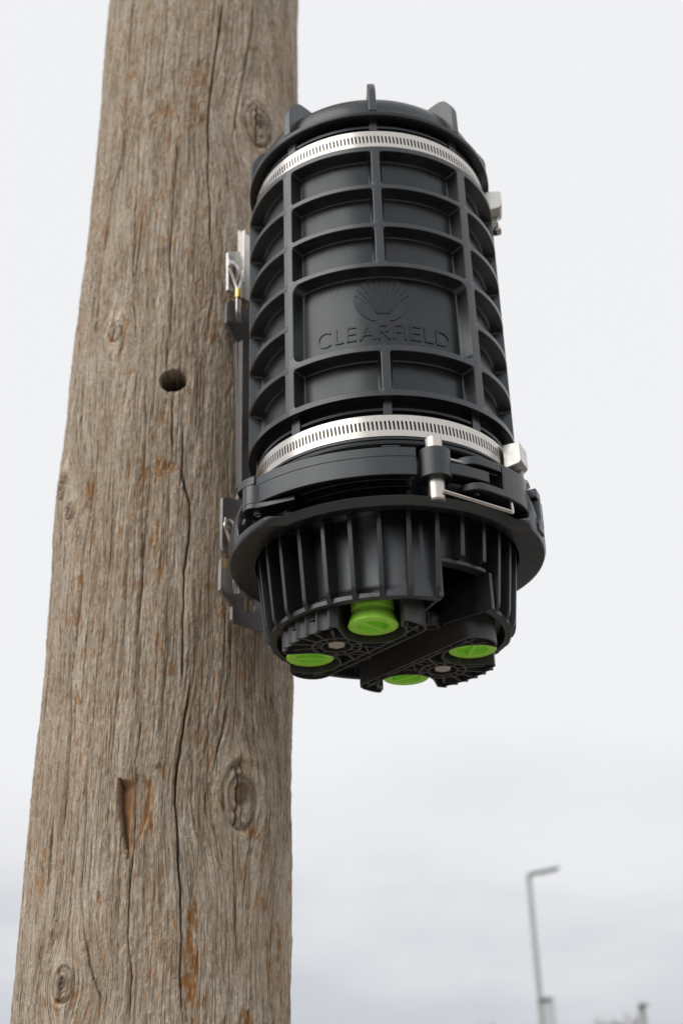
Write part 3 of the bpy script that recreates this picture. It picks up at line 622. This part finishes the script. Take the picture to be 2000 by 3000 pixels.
kc = P(1.105, -54.5, 0); kb = MB(); kr = .092 * S
ang = math.degrees(math.atan2(kc[1], kc[0]))
pts = [(kc[0] + kr * math.cos(R(a)), kc[1] + kr * math.sin(R(a))) for a in np.linspace(ang - 95, ang + 60, 20)]
tip = P(1.118, -47.5, 0); tip2 = P(1.05, -36.5, 0); tip3 = P(.97, -40, 0); tip4 = P(1.0, -60, 0)
kb.prism([(tip4[0], tip4[1])] + pts + [(tip[0], tip[1]), (tip2[0], tip2[1]), (tip3[0], tip3[1])], (3.722 - ZB) * S, (3.760 - ZB) * S)
kb2 = [(kc[0] + kr * .995 * math.cos(R(a)), kc[1] + kr * .995 * math.sin(R(a))) for a in range(0, 360, 9)]
kb.prism(kb2, (3.759 - ZB) * S, (3.900 - ZB) * S)
kb.build('hinge_knuckle', M['plastic'], ring, bevel=.0006)
hb = MB(); hb.lathe([(.0002, 0), (.016 * S, 0), (.018 * S, -.006 * S), (.030 * S, -.006 * S), (.032 * S, .0), (.032 * S, .01 * S)], (kc[0] * .985, kc[1] * .985, (3.718 - ZB) * S), n=20); hb.build('hinge_bolt', M['steel'], ring)
# boss and pin
bc = P(1.058, 17.0, 0); br = .108 * S
bo = MB(); bo.lathe([(.0002, 0), (br, 0), (br, .062 * S), (br * .985, .063 * S), (br * .985, .205 * S), (.0002, .205 * S)], (bc[0], bc[1], (3.745 - ZB) * S), n=40)
bo.build('latch_boss', M['grain'], ring, bevel=.001)
pn = MB(); rp = .058 * S
pn.lathe([(.0002, .02 * S), (.018 * S, .02 * S), (.020 * S, 0), (.050 * S, 0), (rp, .012 * S), (rp, .455 * S), (rp * .93, .468 * S), (.0002, .470 * S)], (bc[0], bc[1], (3.585 - ZB) * S), n=32); pn.build('latch_pin', M['satin'], ring, sharp=30)
# wire bail: lower and upper rods from the pin to the hook
wb = MB(); wa, wz = Vector(P(1.118, 18.0, 3.640)), Vector(P(1.135, 45.6, 3.604)); lo = [tuple(wa + (wz - wa) * f) for f in (0, .2, .4, .6, .8, .95)] + [tuple(wz), P(1.128, 46.9, 3.609), P(1.122, 47.6, 3.625), P(1.115, 47.9, 3.66), P(1.10, 48.0, 3.80)]
wb.tube(lo, .0135 * S, 10)
wb.tube([P(1.09, 18, 3.905), P(1.07, 30, 3.90), P(1.10, 48, 3.885), P(1.10, 48, 3.80)], .0135 * S, 10)
wb.build('wire_bail', M['satin'], ring)
# latch lever: tongue, two cheeks, end block
tg = MB(); tg.sector(.99, 1.118, 21, 37.5, 3.775, 3.862, 12); tg.build('latch_tongue', M['grain'], ring, bevel=.001)
def cheek(z0, z1, ro_, th0, th1, name):
    mb = MB(); mb.sector(lambda t: .99, lambda t: ro_ - .085 * max(0, (th0 + 6 - t) / 6) ** 2.2, th0, th1, z0, z1, 18); return mb.build(name, M['grain'], ring, bevel=.0009)
cheek(3.882, 3.944, 1.132, 26.5, 43, 'latch_cheek'); ck = cheek(3.690, 3.745, 1.148, 27.5, 43, 'latch_cheek')
eb = MB(); eb.sector(lambda t: .99, lambda t: 1.140 - .050 * max(0, (t - 52) / 12) ** 2, 43.1, 64, 3.700, 3.946, 24); eb.build('latch_block', M['grain'], ring, bevel=.0012, seg=3)
rv = MB(); c_ = P(1.06, 33.2, 3.690); rv.lathe([(.0002, -.006 * S), (.016 * S, -.006 * S), (.022 * S, -.002 * S), (.022 * S, .01 * S)], c_, n=18); rv.build('rivet', M['satin'], ring)
hk = MB()                                            # C-shaped catch
for z0, z1, a0, a1, r0, r1 in ((3.86, 3.935, 65, 71, 1.06, 1.155), (3.66, 3.86, 66.5, 71.5, 1.115, 1.16), (3.60, 3.70, 64.5, 71, 1.06, 1.158)):
    hk.sector(r0, r1, a0, a1, z0 + .0005, z1 - .0005, 6)
hk.build('catch_hook', M['grain'], ring, bevel=.0012)
kp = MB(); kp.tube([P(1.115, 60, 3.68), P(1.13, 64, 3.66), P(1.12, 67, 3.69), P(1.10, 68, 3.74)], .022 * S, 10); kp.build('catch_lug', M['grain'], ring)
vr = MB(); c_ = P(1.136, -60, 3.70); t_ = R(-60); vr.lathe([(.0002, .006 * S), (.020 * S, .006 * S), (.023 * S, .004 * S), (.026 * S, -.004 * S)], c_, axis=(math.sin(t_), -math.cos(t_), .1), n=20); vr.build('vent_plug', M['plastic'], ring)

# finned base ----------------------------------------------------------------------
dm = MB(); NL, NR_, NT = 22.0, 49.0, 3.272
def skirt(th0, th1, n, low):
    vs = []; k = 0
    for i in range(n + 1):
        th = th0 + (th1 - th0) * i / n; h = (th + 180) % 360 - 180; dv = .062 * math.exp(-((h - 14) / 22) ** 2)
        pr_ = [(.84, 3.63), (.80 + dv, 3.60), (.780 + dv, NT), (.765, NT), (.765, 3.60)] if low else [(.84, 3.63), (.80 + dv, 3.60), (.766 + dv, 3.13), (.782 + dv, 3.080), (.846, 3.038), (.848, 3.008), (.838, 3.0), (.800, 3.0), (.795, 3.01), (.795, 3.078)]
        k = len(pr_); vs += [P(r_, th, z_) for r_, z_ in pr_]
    dm.add(vs, [(i * k + j, (i + 1) * k + j, (i + 1) * k + j + 1, i * k + j + 1) for i in range(n) for j in range(k - 1)])
skirt(NL, NR_, 24, True); skirt(NR_, NL + 360, 200, False)
dm.revolve([(.80, 3.078), (.45, 3.078)], NR_, NL + 360, 120); dm.revolve([(.45, 3.078), (.0005, 3.078)], n=60)
drum = dm.build('finned_base', M['grain'], root, sharp=40)
lt = MB(); lt.sector(.768, .850, NL - .4, NR_ + .4, NT - .006, NT + .026, 14); lt.build('notch_lintel', M['grain'], drum, bevel=.0008)
for a0, a1 in ((NL - 2.2, NL), (NR_, NR_ + 2.2)):
    jm = MB(); jm.sector(.46, .875, a0, a1, 3.004, NT - .0065, 4); jm.build('notch_jamb', M['grain'], drum, bevel=.0006)
finth = [-4.6 + 12.1 * k for k in range(-7, 3)] + [31.3, 43.3, 54.3, 65.5, 77.5] + [89.5 + 12 * k for k in range(15)]
for th in finth:
    cut = NL - 1 < th < NR_ + 1; t_ = R(th); er = Vector((math.sin(t_), -math.cos(t_), 0)); et = Vector((math.cos(t_), math.sin(t_), 0))
    prof = [(.765, 3.615), (.940, 3.612), (.915, 3.35), (.888, 3.085), (.884, 3.060), (.876, 3.035), (.860, 3.012), (.842, 3.004), (.80, 3.02), (.765, 3.10)] if not cut else [(.765, 3.615), (.940, 3.612), (.914, NT + .030), (.765, NT + .028)]
    f_ = MB(); n = len(prof); vs = []
    for sg in (-1, 1):
        for r_, z_ in prof:
            w = .0165 + .004 * (r_ < .87); vs.append(er * r_ * S + et * sg * w * S + Vector((0, 0, (z_ - ZB) * S)))
    f_.add(vs, [tuple(range(n)), tuple(range(2 * n - 1, n - 1, -1))] + [(i, (i + 1) % n, n + (i + 1) % n, n + i) for i in range(n)])
    f_.build('fin', M['grain'], drum, bevel=.0007)

# port blocks with webbed undersides -------------------------------------------------
ZM = 2.873
def block(thm):
    t_ = R(thm); ea = Vector((math.sin(t_), -math.cos(t_))); eb_ = Vector((math.cos(t_), math.sin(t_)))
    def L(a, b_): v = (ea * a + eb_ * b_) * S; return (v.x, v.y)
    pc = (.432, .369); rb = .205
    def side(pre, a_s):
        q_ = [(.158, .30), (.155, .50)] + pre
        q_ += [(pc[0] + rb * math.cos(R(k)), pc[1] + rb * math.sin(R(k))) for k in np.linspace(a_s, 312, 20)]
        q_ += [(.75 * math.cos(R(24.5)), .75 * math.sin(R(24.5)))]
        return q_
    short = side([(.158, .550), (.170, .590), (.200, .622), (.245, .642), (.30, .652), (.36, .655), (.395, .645), (.398, .620), (.372, .585)], 108)
    long_ = side([(.156, .555), (.168, .600), (.195, .638), (.235, .662), (.285, .672), (.335, .668), (.385, .650), (.430, .617), (.456, .586)], 80)
    teeth = []; q = 21.5
    while q > -21:
        teeth += [(.800, q), (.800, q - .8), (.772, q - 1.5), (.770, q - 4.0), (.782, q - 6.4)]; q -= 7.1
    mid = [(r_ * math.cos(R(k)), r_ * math.sin(R(k))) for r_, k in teeth if k > -22.5]
    full = [(.158, 0)] + short + mid + [(a, -b_) for a, b_ in reversed(long_)]
    # walls
    n = len(full); w = .015
    def inset(d_):
        res = []
        for i in range(n):
            p, c_, q_ = full[i - 1], full[i], full[(i + 1) % n]
            n1 = Vector((c_[1] - p[1], -(c_[0] - p[0]))); n2 = Vector((q_[1] - c_[1], -(q_[0] - c_[0])))
            nn = (n1.normalized() + n2.normalized()); nn = nn.normalized() if nn.length > 1e-4 else n1.normalized()
            res.append((c_[0] + nn.x * d_, c_[1] + nn.y * d_))
        return res
    area = sum(full[i][0] * full[(i + 1) % n][1] - full[(i + 1) % n][0] * full[i][1] for i in range(n))
    inn = inset(-w if area > 0 else w)
    zb, zf, zt = (ZM - ZB) * S, (ZM + .085 - ZB) * S, (3.079 - ZB) * S
    mb = MB(); o3 = [(*L(a, b_), zb) for a, b_ in full]; i3 = [(*L(a, b_), zb) for a, b_ in inn]; t3 = [(*L(a, b_), zt) for a, b_ in full]; f3 = [(*L(a, b_), zf) for a, b_ in inn]
    mb.add(o3 + i3 + t3 + f3, [(i, (i + 1) % n, n + (i + 1) % n, n + i) for i in range(n)] + [(i, (i + 1) % n, 2 * n + (i + 1) % n, 2 * n + i) for i in range(n)] + [(n + i, n + (i + 1) % n, 3 * n + (i + 1) % n, 3 * n + i) for i in range(n)] + [tuple(3 * n + i for i in range(n))])
    blk = mb.build('port_block', M['web'], root, sharp=48)
    # webs
    wm_ = MB(); cnt = [0]
    def strip(p0, p1, ww=.020):
        p0, p1 = Vector(p0), Vector(p1); d_ = (p1 - p0).normalized(); nn = Vector((-d_.y, d_.x)) * ww / 2
        z0 = zb + (.0016 + .0009 * (cnt[0] % 9)) * S; cnt[0] += 1; c_ = [p0 + nn, p1 + nn, p1 - nn, p0 - nn]
        wm_.hexa([(*L(q_.x, q_.y), z0) for q_ in c_] + [(*L(q_.x, q_.y), zf + .0001) for q_ in c_])
    def rng_(r_, ww=.020, n_=30):
        pts = [(.472 + r_ * math.cos(2 * math.pi * i / n_), r_ * math.sin(2 * math.pi * i / n_)) for i in range(n_)]
        po = [(.472 + (r_ + ww) * math.cos(2 * math.pi * i / n_), (r_ + ww) * math.sin(2 * math.pi * i / n_)) for i in range(n_)]
        z0 = zb + (.0012 + .0004 * cnt[0]) * S; cnt[0] += 1
        wm_.add([(*L(*q_), z0) for q_ in pts] + [(*L(*q_), z0) for q_ in po] + [(*L(*q_), zf) for q_ in pts] + [(*L(*q_), zf) for q_ in po],
                [(i, (i + 1) % n_, n_ + (i + 1) % n_, n_ + i) for i in range(n_)] + [(i, (i + 1) % n_, 2 * n_ + (i + 1) % n_, 2 * n_ + i) for i in range(n_)] + [(n_ + i, n_ + (i + 1) % n_, 3 * n_ + (i + 1) % n_, 3 * n_ + i) for i in range(n_)])
    rng_(.098, .016); rng_(.155)
    for q in (0, 24, -24, 48, -48, 180, 152, -152, 125, -125, 90, -90):
        c_, s_ = math.cos(R(q)), math.sin(R(q)); far = {0: .29, 24: .305, 48: .30, 180: .30, 152: .33, 125: .25, 90: .165}[abs(q)]
        strip((.472 + .110 * c_, .110 * s_), (.472 + min(far, .31) * c_, far * s_))
    strip((.215, -.33), (.215, .33)); strip((.215, .32), (.245, .60)); strip((.215, -.32), (.245, -.60))
    for bb in (.12, .27, .40, .52):
        for sg in (1, -1): strip((.180, sg * bb), (.222, sg * (bb + .012)), .011)
    for sg in (1, -1):
        strip((.215, sg * .43), (.345, sg * .600), .016); strip((.20, sg * .55), (.335, sg * .53), .014)
        strip((.20, sg * .16), (.36, sg * .07), .012); strip((.215, sg * .02), (.32, sg * .12), .011)
    wm_.build('web', M['web'], blk)
    return blk
block(-53); block(127)
cf = MB()                                               # channel features between the two blocks
for th in (38, 218):
    t_ = R(th); er = Vector((math.sin(t_), -math.cos(t_))); et = Vector((math.cos(t_), math.sin(t_)))
    for a, b_, r_ in ((.36, .07, .06), (.40, -.08, .05)):
        v = (er * a + et * b_) * S; cf.lathe([(r_ * .62 * S, .21 * S), (r_ * .62 * S, .14 * S), (r_ * S, .14 * S), (r_ * S, .21 * S)], (v.x, v.y, 0), n=20)
cf.sector(.10, .62, -146, -144.5, 2.99, 3.0775, 2); cf.sector(.10, .44, 34, 35.5, 2.99, 3.0775, 2)
cf.build('channel_web', M['web'], drum)
# plugs and bolts
for th, r_, bar in ((-13.2, .570, 139.7), (167.2, .553, 52.6), (-94.1, .568, 95.4), (86.9, .567, 7.2)):
    c_ = P(r_, th, 2.908); p_ = MB(); k = S
    p_.lathe([(.0002, .045 * k), (.100 * k, .045 * k), (.106 * k, .040 * k), (.107 * k, .004 * k), (.110 * k, 0), (.160 * k, 0), (.166 * k, .003 * k), (.169 * k, .010 * k), (.167 * k, .018 * k), (.151 * k, .066 * k), (.142 * k, .082 * k), (.138 * k, .088 * k), (.138 * k, .108 * k), (.143 * k, .112 * k), (.143 * k, .169 * k)], c_, n=56)
    t_ = R(bar); d_ = Vector((math.sin(t_), -math.cos(t_), 0)); nn = Vector((-d_.y, d_.x, 0))
    p_.box(Vector(c_) + Vector((0, 0, .0235 * k)), .2135 * k, .024 * k, .044 * k, (d_, nn, Vector((0, 0, 1))))
    p_.build('port_plug', M['green'], root, bevel=0, sharp=45)
for th in (-53, 127):
    c_ = P(.472, th, 2.880); h = MB(); h.lathe([(.0002, 0), (.055 * S, 0), (.066 * S, .008 * S), (.066 * S, .08 * S)], c_, n=6); h.build('bolt', M['bolt'], root, bevel=.0004)

# ------------------------------------------------------------------ mounting bracket between pole and closure
pcx, pcy = -1.46, 9.89; ud = Vector((CX - pcx, CY - pcy, 0)).normalized(); vd = Vector((-ud.y, ud.x, 0))
OFF = 1.10
brk = empty('mounting_bracket', W(pcx + ud.x * OFF, pcy + ud.y * OFF, 3.45))
tag(brk, 'grey metal bracket with spring clips fixed between the pole and the black closure', 'bracket')
def BL(v, o, z): return (vd * v + ud * o) * S + Vector((0, 0, (z - 3.45) * S))
def plate(pts, o0, o1, name, mt, parent=brk, hole=None, bev=.0007):
    mb = MB(); loops = [pts] + ([hole] if hole else [])
    tri = tessellate_polygon([[Vector((v, z_, 0)) for v, z_ in l] for l in loops]); flat = [q for l in loops for q in l]; n = len(flat)
    fs = [tuple(t_) for t_ in tri] + [tuple(n + i for i in reversed(t_)) for t_ in tri]; o_ = 0
    for l in loops:
        k = len(l); fs += [(o_ + i, o_ + (i + 1) % k, n + o_ + (i + 1) % k, n + o_ + i) for i in range(k)]; o_ += k
    mb.add([BL(v, o0, z_) for v, z_ in flat] + [BL(v, o1, z_) for v, z_ in flat], fs)
    return mb.build(name, mt, parent, bevel=bev)
sh = -.036                                                # re-reference of plate edges to this offset
def pts(l): return [(v + sh, z_) for v, z_ in l]
plate(pts([(-.252, 7.21), (-.10, 7.21), (.05, 7.21), (.05, 6.97), (.20, 6.93), (.20, 6.49), (-.378, 6.49), (-.386, 6.89), (-.25, 6.975)]), -.02, .012, 'upper_plate', M['clip'])
plate(pts([(-.252, 7.18), (-.252, 6.60), (-.235, 6.60), (-.235, 7.18)]), .0125, .075, 'upper_flange', M['clip'])
plate(pts([(-.392, 6.34), (-.36, 6.40), (.16, 6.40), (.16, 6.10), (.05, 6.00), (.05, 4.60), (-.245, 4.60), (-.27, 6.00), (-.392, 6.14)]), -.02, .012, 'rail', M['railzinc'])
plate(pts([(-.26, 6.0), (-.243, 6.0), (-.243, 4.6), (-.26, 4.6)]), .0125, .07, 'rail_flange', M['railzinc'])
plate(pts([(-.23, 4.585), (.05, 4.585), (.20, 4.47), (.20, 4.0), (-.39, 4.0), (-.407, 4.05), (-.405, 4.46), (-.38, 4.478), (-.245, 4.50)]), -.02, .012, 'lower_plate', M['zinc'])
hz_ = [(-.12 + .078 * math.cos(R(a)), 3.63 + .078 * math.sin(R(a))) for a in range(0, 360, 15)]
plate(pts([(-.39, 3.95), (.20, 3.95), (.20, 3.66), (.05, 3.58), (.05, 3.44), (-.27, 3.44), (-.288, 3.46), (-.288, 3.565), (-.395, 3.645), (-.412, 3.67), (-.408, 3.92)]), -.02, .012, 'foot_plate', M['zinc'], hole=pts(hz_))
for z0, nm in ((6.72, 'up'), (4.20, 'low')):                 # spring clips: rivet, forked wire, brass sleeve, hook
    k_ = 0
    pl = plate(pts([(-.39, z0 + .09), (-.19, z0 + .12), (-.16, z0 + .06), (-.16, z0 - .20), (-.24, z0 - .25), (-.30, z0 - .20), (-.385, z0 - .02)]), .014, .030, 'spring_clip', M['clip'])
    rv = MB(); rv.lathe([(.0002, .028 * S), (.045 * S, .024 * S), (.062 * S, .012 * S), (.064 * S, 0)], BL(-.345 + sh, .031, z0 + .015), axis=ud, n=24); rv.build('clip_rivet', M['clip'], pl)
    wv = MB()
    wv.tube([BL(-.395 + sh, .05, z0 - .04), BL(-.365 + sh, .06, z0 - .13), BL(-.325 + sh, .07, z0 - .23), BL(-.325 + sh, .07, z0 - .30)], .013 * S, 8)
    wv.tube([BL(-.235 + sh, .05, z0 + .04), BL(-.265 + sh, .06, z0 - .08), BL(-.303 + sh, .07, z0 - .22), BL(-.303 + sh, .07, z0 - .30)], .013 * S, 8)
    wv.tube([BL(-.325 + sh, .07, z0 - .28), BL(-.325 + sh, .07, z0 - .46), BL(-.31 + sh, .055, z0 - .50), BL(-.28 + sh, .03, z0 - .53)], .013 * S, 8)
    wv.tube([BL(-.303 + sh, .07, z0 - .28), BL(-.303 + sh, .07, z0 - .45), BL(-.285 + sh, .055, z0 - .49), BL(-.25 + sh, .03, z0 - .52)], .013 * S, 8)
    wv.build('clip_wire', M['clip'], pl)
    bs = MB(); bs.tube([BL(-.314 + sh, .07, z0 - .235), BL(-.314 + sh, .07, z0 - .32)], .031 * S, 14); bs.build('brass_sleeve', M['brass'], pl)
# two stand-off lugs that carry the closure
for z0 in (6.3, 5.3, 4.45):
    lg = MB(); lg.box(BL(-.02, .14, z0), .10 * S, .26 * S, .16 * S, (vd, ud, Vector((0, 0, 1)))); lg.build('standoff', M['zinc'], brk, bevel=.0008)

# ------------------------------------------------------------------ far background
def lamp(x, y, ztop, w, arm, label, headw=.16):
    r_ = empty('street_lamp', (x, y, 0)); tag(r_, label, 'street lamp', 'street lamps beyond the pole')
    p_ = MB(); p_.tube([(0, 0, 0), (0, 0, 1.0), (0, 0, ztop - .02)], [w * .62, w * .56, w * .48], 12); p_.build('post', M['lamp'], r_)
    b_ = MB(); b_.lathe([(.0002, 0), (w * 1.3, 0), (w * 1.3, .06), (w * .7, .10)], (0, 0, .0), n=16); b_.build('base_plate', M['lamp'], r_)
    d = Vector(arm); L_ = d.length; d.normalize(); sd_ = Vector((-d.y, d.x, 0)).normalized(); up_ = d.cross(sd_)
    h = MB(); h.tube([(0, 0, ztop - .14), (0, 0, ztop - .03), tuple(Vector((0, 0, ztop)) + d * .12), tuple(Vector((0, 0, ztop)) + d * L_ * .45)], [w * .5, w * .46, w * .36, w * .30], 10); h.build('bracket_arm', M['lampdark'], r_)
    c_ = Vector((0, 0, ztop)) + d * L_ * .68
    q = MB(); q.box(c_, L_ * .64, headw * 1.6, .05, (d, sd_, up_)); q.build('lamp_head', M['lampdark'], r_, bevel=.02)
    g_ = MB(); g_.box(c_ - up_ * .045, L_ * .5, headw * 1.2, .02, (d, sd_, up_)); g_.build('lens', M['sign'], r_)
    return r_
lamp(4.107, 30, 1.6 + 5.02, .125, (.74, .25, .17), 'tall grey street lamp with single arm standing right of the wooden pole')
lamp(.2118 * 46, 46, 1.6 + 46 * .0694, .27, (.02, -.5, .0), 'short grey lamp post whose top shows at right frame edge', .20)
sg = MB(); sg.box((0, 0, 0), .23, .03, 1.25); so = sg.build('sign_panel', M['sign'], bevel=.01); so.location = (.1433 * 30, 29.9, 1.6 + 30 * .0780 - .625)
tag(so, 'pale rectangular sign panel fixed beside the tall street lamp post', 'sign')
sb = MB(); sb.box((-.10, .05, .545), .26, .16, .07); sb.build('sign_clamp', M['lampdark'], so)

def bare_tree(x, y, h, seed, label):
    rnd = random.Random(seed); r_ = empty('bare_tree', (x, y, 0)); tag(r_, label, 'tree', 'bare trees far behind')
    tr = MB(); cw = MB()
    def grow(p, d, L_, rad, lev):
        n = 4; path = [p]; q = p
        for i in range(n):
            d = (d + Vector((rnd.uniform(-.16, .16), rnd.uniform(-.16, .16), .05))).normalized(); q = q + d * L_ / n; path.append(q)
        (tr if lev < 2 else cw).tube(path, [rad * (1 - .5 * i / n) for i in range(n + 1)], 6 if lev < 2 else 4)
        if lev >= 5: return
        for k in range(3 if lev < 3 else 5):
            b_ = path[rnd.randint(2, n)]; a = rnd.uniform(0, 6.28); sp = rnd.uniform(.35, .75)
            nd = (d + (Vector((math.cos(a), math.sin(a), 0)) * sp)).normalized(); grow(b_, nd, L_ * rnd.uniform(.58, .78), max(rad * .55, .012), lev + 1)
    grow(Vector((0, 0, 0)), Vector((0, 0, 1)), h * .36, h * .022, 0)
    hz = max(v[2] for v in cw.v)
    k = h / hz
    for mb in (tr, cw): mb.v = [tuple(Vector(v) * k) for v in mb.v]
    tr.build('trunk', M['bark'], r_, recalc=False); cw.build('crown', M['bark'], r_, recalc=False)
    return r_
bare_tree(.1925 * 62, 62, 1.6 + 62 * .0665, 4, 'reddish bare tree whose top shows between the two street lamps')
bare_tree(.107 * 70, 70, 1.6 + 70 * .0612, 9, 'bare tree tip barely rising at the bottom edge left of the tall lamp')
